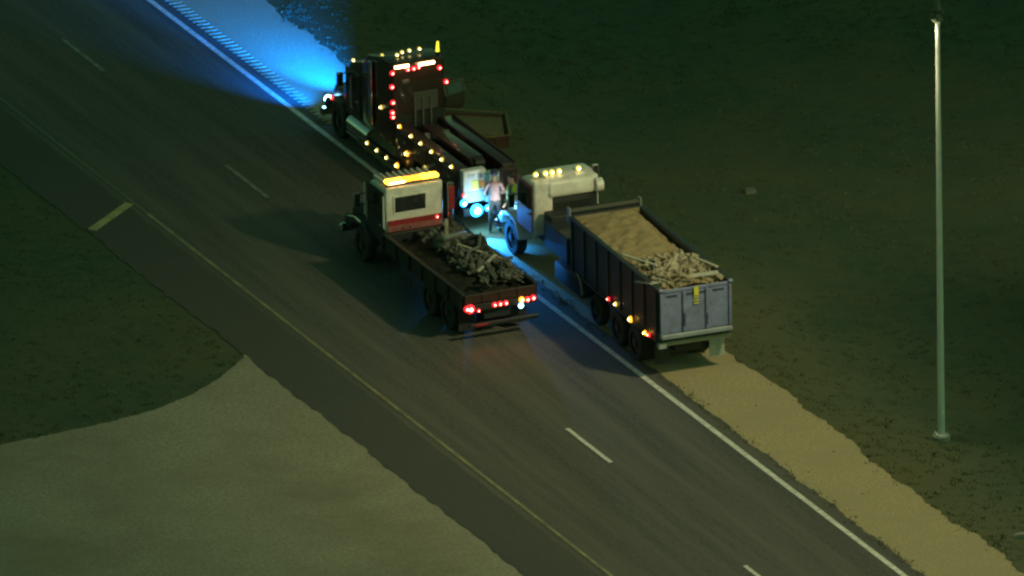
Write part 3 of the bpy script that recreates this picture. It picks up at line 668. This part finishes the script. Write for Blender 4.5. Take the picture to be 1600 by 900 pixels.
plank('board', (1.2, -.2, 1.60), (2.1, .55, 1.74), .10, .04, m_panel, 'pale crosswise board nearest the lane truck tail lamps', 'board', G2)
plank('sheet_panel', (1.75, 3.3, 1.62), (2.15, 2.2, 1.66), .45, .03, mat('crumpled_grey_sheet', (.25, .25, .28), .5, scale=6), 'crumpled grey sheet at the front of the lane truck debris', 'sheet')

# wreck parts lying on the debris of the lane truck
tb = MB(); tb.tube([(0, 0, 0), (.35, .5, .16), (.75, .75, .12), (1.05, 1.3, .3)], .045, 10)
o = tb.build('bent_pipe', mat('scuffed_pipe', (.22, .23, .22), .4, .6, scale=7)); o.location = (1.15, .55, 1.62); tag(o, 'bent grey pipe sticking out of the lane truck debris', 'pipe')
wt = empty('loose_wheel', (1.95, 1.75, 1.62)); wt.rotation_euler = (0, radians(62), radians(25)); wheel(wt, 0, 0, .40, .24, -1).location = (0, 0, 0)
tag(wt, 'loose black wheel lying on the lane truck debris', 'wheel')
pb = MB(); pb.prism([(0, 0), (.10, .02), (.12, .16), (.04, .20), (-.02, .12)], -.6, .6, .02)
o = pb.build('bent_bumper', mat('dented_silver', (.34, .35, .36), .35, .6, col2=(.2, .2, .2), scale=6)); o.location = (1.62, 2.35, 1.66); o.rotation_euler = (radians(20), radians(12), radians(35)); tag(o, 'dented silver bumper across the front of the lane truck debris', 'bumper')

# ------------------------------------------------------------------ wrecked tipper body in the ditch beyond the wrecker
def wreck():
    bx, by = 7.55, 14.5
    R = empty('metal_tub', (bx, by, ground_h(bx, by)-.06), radians(-14)); R.rotation_euler = (radians(4), radians(5), radians(-20)); R.scale = (.92, .62, .50)
    tag(R, 'rust red metal tub with tan rim lying in the grass right of the wrecker', 'container')
    m_rust = mat('rust_red_steel', (.085, .038, .024), .75, col2=(.05, .026, .018), scale=4, bump=.2)
    m_tan = mat('tan_rim', (.20, .15, .06), .6, col2=(.10, .08, .035), scale=6)
    for s in (-1, 1): 
        o = MB().prism([(-1.15, .10), (1.3, .10), (1.55, .95), (-1.30, .95)], s*.92, s*.98, .01).build('side_wall', m_rust, R)
        for k in range(4): MB().box(s*.98, s*1.03, -1.0+.7*k, -.92+.7*k, .12, .93, .01).build('rib', m_rust, o)
    bw = MB().box(-.92, .92, -1.24, -1.17, .10, .93, .01).build('end_wall', m_rust, R)
    for x in (-.6, -.2, .2, .6): MB().box(x-.04, x+.04, -1.30, -1.24, .12, .92, .01).build('rib', m_rust, bw)
    MB().box(-.92, .92, 1.32, 1.42, .10, .93, .01).build('end_wall', m_rust, R)
    MB().box(-.95, .95, -1.2, 1.4, .06, .12, .01).build('floor', m_rust, R)
    t = MB(); t.tube([(-1.02, -1.32, .98), (-.3, -1.38, .90), (.45, -1.36, .94), (1.02, -1.30, 1.10)], .045); t.tube([(1.02, -1.30, 1.10), (1.0, 1.5, 1.0)], .04); t.tube([(-1.02, -1.32, .98), (-1.0, 1.55, 1.04)], .045); t.tube([(-1.0, 1.55, 1.04), (1.0, 1.5, 1.0)], .04)
    t.build('rim', m_tan, R)
    pl = MB(); pl.prism([(-1.1, .72), (1.2, .80), (1.2, .86), (-1.1, .78)], -.88, .88, .01); pl.build('tarp', m_tan, R)
    return R
wreck()
def wreck_cab():
    bx, by = 7.95, 17.6
    R = empty('wreckage', (bx, by, ground_h(bx, by)-.05), radians(20)); R.scale = (.62, .62, .62)
    tag(R, 'dark boxy wreckage with pale bent frame just behind the rust red tub', 'wreck')
    m_dk = mat('dark_wreck_paint', (.055, .045, .03), .6, col2=(.035, .03, .02), scale=3)
    MB().prism([(-.7, .05), (.8, .05), (.9, .7), (.5, 1.25), (-.55, 1.35), (-.75, .8)], -.6, .65, .06).build('shell', m_dk, R)
    f = MB(); f.tube([(-.62, -.72, .8), (-.6, -.58, 1.38), (.62, -.56, 1.34), (.66, -.74, .75)], .025); f.build('frame', mat('pale_frame', (.22, .19, .11), .6, scale=6), R)
    MB().prism([(-.765, .82), (-.60, 1.28), (-.585, 1.27), (-.75, .81)], -.45, .5).build('window', m_glass, R)
    return R
wreck_cab()

# ------------------------------------------------------------------ people between the trucks
def person(name, loc, rz, label, shirt, trousers, arm_l, arm_r, head_turn=0.0, cap=None, vest=None, scale=1.0):
    V = [((0, 0, .95), .135), ((0, -.01, 1.12), .14), ((0, -.01, 1.30), .165), ((0, 0, 1.44), .10), ((0, .01, 1.52), .058), ((0, .03, 1.60), .085), ((0, .03, 1.70), .092), ((0, .02, 1.765), .06),
         ((-.10, 0, .90), .10), ((-.12, .02, .52), .068), ((-.13, -.03, .09), .045), ((-.14, .12, .04), .04),
         ((.10, 0, .90), .10), ((.12, .02, .52), .068), ((.13, -.03, .09), .045), ((.14, .12, .04), .04),
         ((-.18, 0, 1.42), .062), ((.18, 0, 1.42), .062)]
    E_ = [(0, 1), (1, 2), (2, 3), (3, 4), (4, 5), (5, 6), (6, 7), (0, 8), (8, 9), (9, 10), (10, 11), (0, 12), (12, 13), (13, 14), (14, 15), (3, 16), (3, 17)]
    V.append(((0, .125, 1.645), .018)); E_.append((5, len(V)-1))      # nose
    for arm, sh in ((arm_l, 16), (arm_r, 17)):
        e, h = Vector(arm[0]), Vector(arm[1])
        i = len(V); V.append((tuple(e), .045)); V.append((tuple(h), .032)); E_ += [(sh, i), (i, i+1)]
        d = (h-e).normalized(); side = d.cross(Vector((0, 0, 1))).normalized() if abs(d.z) < .95 else Vector((0, 1, 0))
        nrm = d.cross(side)
        pm = h + d*.08; j = len(V); V.append((tuple(pm), .034)); E_.append((i+1, j))
        for k, (off, ln) in enumerate(((-.030, .070), (-.010, .080), (.010, .076), (.030, .060))):
            a = pm + side*off + d*ln*.55; b_ = a + d*ln*.4 + nrm*.02
            q = len(V); V += [(tuple(a), .010), (tuple(b_), .009)]; E_ += [(j, q), (q, q+1)]
        th = h + d*.03 + side*-.05; q = len(V); V.append((tuple(th), .012)); V.append((tuple(th+d*.045), .010)); E_ += [(i+1, q), (q, q+1)]
    me = bpy.data.meshes.new(name); me.from_pydata([v[0] for v in V], E_, [])
    o = bpy.data.objects.new(name, me); COL.objects.link(o)
    md = o.modifiers.new('skin', 'SKIN')
    bm = bmesh.new(); bm.from_mesh(me); lay = bm.verts.layers.skin.verify(); bm.verts.ensure_lookup_table()
    for i, (_, r) in enumerate(V): bm.verts[i][lay].radius = (r, r*(.78 if i in (0, 1, 2) else 1)); bm.verts[i][lay].use_root = (i == 0)
    bm.to_mesh(me); bm.free()
    ss = o.modifiers.new('sub', 'SUBSURF'); ss.levels = 2; ss.render_levels = 2
    dg = bpy.context.evaluated_depsgraph_get(); ev = o.evaluated_get(dg)
    nm = bpy.data.meshes.new_from_object(ev); o.modifiers.clear(); o.data = nm
    skin = mat('skin', (.42, .25, .17), .6, scale=8); shoe = mat('boot_leather', (.03, .025, .02), .6, scale=8)
    nm.materials.clear()
    for m in (skin, shirt, trousers, shoe): nm.materials.append(m)
    for p in nm.polygons:
        c = p.center; p.use_smooth = True
        wrist = min((c-Vector(arm_l[1])).length, (c-Vector(arm_r[1])).length)
        p.material_index = 3 if c.z < .12 else 2 if (c.z < .97 and abs(c.x) < .27 and wrist > .16) else 0 if (c.z > 1.485 and abs(c.x) < .14) or wrist < .14 else 1
    o.location = loc; o.rotation_euler = (0, 0, rz); o.scale = (scale,)*3
    if cap:
        b = MB(); b.ball((0, .02, 1.735), .118, (1, 1.12, .80), 16); b.box(-.08, .08, .10, .23, 1.70, 1.715, .006); b.build('cap', cap, o)
    else:
        b = MB(); b.ball((0, .005, 1.735), .112, (1, 1.1, .85), 14); b.build('hair', mat('dark_hair', (.03, .022, .016), .7, scale=20), o)
    if vest:
        b = MB(); n = 20; rings = [(.98, .185, .15), (1.12, .19, .155), (1.28, .215, .17), (1.40, .20, .14), (1.475, .12, .10)]
        vs = [[b.bm.verts.new((rx*cos(2*pi*i/n), ry*sin(2*pi*i/n)-.005, z)) for i in range(n)] for z, rx, ry in rings]
        for a in range(len(rings)-1):
            for i in range(n): b.bm.faces.new((vs[a][i], vs[a][(i+1) % n], vs[a+1][(i+1) % n], vs[a+1][i]))
        vo = b.build('safety_vest', vest, o)
        t = MB()
        for z, rx, ry in ((1.10, .197, .162), (1.24, .214, .172)):
            for i in range(n):
                a0, a1 = 2*pi*i/n, 2*pi*(i+1)/n; t.bm.faces.new([t.bm.verts.new((rx*cos(a), ry*sin(a)-.005, zz)) for a, zz in ((a0, z), (a1, z), (a1, z+.05), (a0, z+.05))])
        t.build('reflective_tape', mat('silver_tape', (.7, .7, .66), .3, .4, scale=8), vo)
    return tag(o, label, 'person')
p1 = person('person', (4.72, 6.60, .004), radians(-20), 'person in pale pinkish shirt and dark cap standing between the two shoulder trucks',
       mat('pale_pink_shirt', (.42, .24, .24), .8, col2=(.32, .18, .19), scale=9), mat('dark_trousers', (.05, .055, .06), .8, scale=9),
       ((-.28, .06, 1.16), (-.22, .26, 1.02)), ((.28, .04, 1.16), (.24, .24, 1.06)), cap=mat('navy_cap', (.05, .05, .11), .7, scale=8), scale=1.06)
p2 = person('person', (5.10, 6.22, .004), radians(50), 'person in a bright yellow safety vest beside the white dump truck cab',
       mat('grey_shirt', (.22, .22, .22), .8, scale=9), mat('dark_trousers', (.05, .055, .06), .8, scale=9),
       ((-.28, -.02, 1.15), (-.25, .14, .92)), ((.28, .05, 1.17), (.16, .26, 1.18)), vest=mat('hi_vis_yellow', (.80, .78, .04), .6, col2=(.7, .65, .03), scale=7), scale=1.06)

# ------------------------------------------------------------------ street light
def street_light():
    bx, by = 9.47, -13.80
    bz = ground_h(bx, by)
    R = empty('street_light', (bx, by, bz)); H = 12.7
    tag(R, 'tall slim grey street light pole standing in the grass on the right', 'street light')
    m_pole = mat('galvanised_pole', (.62, .65, .62), .6, .1, col2=(.52, .55, .52), scale=3)
    MB().cyl((0, 0, .1), (0, 0, H), .105, .062, n=18).build('pole', m_pole, R)
    b = MB(); b.cyl((0, 0, -.1), (0, 0, .14), .26, n=20); b.build('footing', mat('footing_concrete', (.28, .27, .23), .9, scale=6), R)
    MB().box(-.16, .16, -.16, .16, .14, .18, .01).build('base_plate', m_pole, R)
    MB().box(-.05, .05, -.118, -.098, .55, .85, .006).build('access_door', m_pole, R)
    for a in range(4): MB().cyl((.13*(1 if a % 2 else -1), .13*(1 if a > 1 else -1), .17), (.13*(1 if a % 2 else -1), .13*(1 if a > 1 else -1), .24), .018, n=8).build('anchor_bolt', m_pole, R)
    h = MB(); h.box(-.22, .22, -.05, .05, H-.02, H+.06, .02); h.build('bracket', mat('dark_bracket', (.13, .14, .12), .5, .3, scale=5), R)
    hd = MB(); hd.cyl((0, 0, H+.06), (0, 0, H+.16), .13, .17, n=18); hd.cyl((0, 0, H+.16), (0, 0, H+.46), .12, .07, n=18)
    ho = hd.build('lamp_head', mat('lamp_housing', (.13, .145, .12), .5, .3, scale=5), R)
    MB().cyl((0, 0, H-.16), (0, 0, H-.02), .17, .14, n=18).build('shroud', ho.data.materials[0], ho)
    MB().cyl((0, 0, H-.170), (0, 0, H-.164), .14, n=18).build('lamp_lens', emat('street_lens', (1.0, .85, .5), 3, False), ho)
    l = bpy.data.lights.new('street_lamp_light', 'POINT'); l.energy = 1.0; l.color = (1, 1, 1); l.shadow_soft_size = .35
    l.use_nodes = True; n = l.node_tree
    em = n.nodes['Emission']
    tc = n.nodes.new('ShaderNodeTexCoord'); sp = n.nodes.new('ShaderNodeSeparateXYZ'); n.links.new(tc.outputs['Normal'], sp.inputs[0])
    ml = n.nodes.new('ShaderNodeMath'); ml.operation = 'MULTIPLY'; ml.inputs[1].default_value = -1.0; n.links.new(sp.outputs['Z'], ml.inputs[0])
    mx = n.nodes.new('ShaderNodeMath'); mx.operation = 'MAXIMUM'; mx.inputs[1].default_value = LAMP_MIN; n.links.new(ml.outputs[0], mx.inputs[0])
    pw = n.nodes.new('ShaderNodeMath'); pw.operation = 'POWER'; pw.inputs[1].default_value = LAMP_POW; n.links.new(mx.outputs[0], pw.inputs[0])
    gt = n.nodes.new('ShaderNodeMapRange'); gt.inputs['From Min'].default_value = .33; gt.inputs['From Max'].default_value = .66; n.links.new(ml.outputs[0], gt.inputs['Value'])
    nd = n.nodes.new('ShaderNodeMapRange'); nd.inputs['From Min'].default_value = .92; nd.inputs['From Max'].default_value = .995
    nd.inputs['To Min'].default_value = 1.0; nd.inputs['To Max'].default_value = 1.0; n.links.new(ml.outputs[0], nd.inputs['Value'])
    pn = n.nodes.new('ShaderNodeMath'); pn.operation = 'MULTIPLY'; n.links.new(pw.outputs[0], pn.inputs[0]); n.links.new(nd.outputs[0], pn.inputs[1])
    mu = n.nodes.new('ShaderNodeMath'); mu.operation = 'MULTIPLY'; n.links.new(pn.outputs[0], mu.inputs[0]); n.links.new(gt.outputs[0], mu.inputs[1])
    m2 = n.nodes.new('ShaderNodeMath'); m2.operation = 'MULTIPLY'; m2.inputs[1].default_value = LAMP_W; n.links.new(mu.outputs[0], m2.inputs[0])
    hs = n.nodes.new('ShaderNodeMapRange'); hs.inputs['From Min'].default_value = 0.0; hs.inputs['From Max'].default_value = .45     # output towards the pole cut back, added to even the pole's brightness
    hs.inputs['To Min'].default_value = 0.0; hs.inputs['To Max'].default_value = 1.0; n.links.new(sp.outputs['X'], hs.inputs['Value'])
    m3 = n.nodes.new('ShaderNodeMath'); m3.operation = 'MULTIPLY'; n.links.new(m2.outputs[0], m3.inputs[0])
    st = n.nodes.new('ShaderNodeMapRange'); st.inputs['From Min'].default_value = .52; st.inputs['From Max'].default_value = .72; n.links.new(ml.outputs[0], st.inputs['Value'])
    sh = n.nodes.new('ShaderNodeMath'); sh.operation = 'MULTIPLY'; n.links.new(hs.outputs[0], sh.inputs[0]); n.links.new(st.outputs[0], sh.inputs[1])
    iv = n.nodes.new('ShaderNodeMath'); iv.operation = 'SUBTRACT'; iv.inputs[0].default_value = 1.0; n.links.new(sh.outputs[0], iv.inputs[1]); s2 = n.nodes.new('ShaderNodeMapRange'); s2.inputs['From Min'].default_value = .55; s2.inputs['From Max'].default_value = .78
    s2.inputs['To Min'].default_value = 1.0; s2.inputs['To Max'].default_value = 0.0; n.links.new(sp.outputs['X'], s2.inputs['Value'])
    i2 = n.nodes.new('ShaderNodeMath'); i2.operation = 'MULTIPLY'; n.links.new(iv.outputs[0], i2.inputs[0]); n.links.new(s2.outputs[0], i2.inputs[1]); n.links.new(i2.outputs[0], m3.inputs[1])
    n.links.new(m3.outputs[0], em.inputs['Strength']); em.inputs['Color'].default_value = (1.0, .87, .47, 1)
    o = bpy.data.objects.new('street_lamp_light', l); COL.objects.link(o); o.parent = R; o.location = (-.55, 0, H-.12)
    return R
LAMP_MIN, LAMP_POW, LAMP_W = .35, -2.7, 2050.0
street_light()

# small pale things in the grass
def marker(name, loc, label, cat, sx, sy, sz, m):
    b = MB(); b.box(-sx, sx, -sy, sy, 0, sz, .03, seg=2); b.box(-sx*.8, sx*.8, -sy*.8, sy*.8, sz, sz+.03, .01)
    o = b.build(name, m); o.location = loc; return tag(o, label, cat)
m_slab = mat('weathered_concrete', (.26, .26, .21), .9, col2=(.18, .18, .14), scale=6)
marker('drain_slab', (8.05, -22.2, ground_h(8.05, -22.2)-.03), 'small pale concrete slab in the grass at the right edge', 'slab', .22, .12, .10, m_slab)
marker('marker_block', (13.2, 7.6, ground_h(13.2, 7.6)-.04), 'small pale concrete block lying in the dark grass far right of the trucks', 'block', .17, .12, .14, mat('mossy_concrete', (.15, .16, .12), .9, col2=(.09, .10, .07), scale=6))
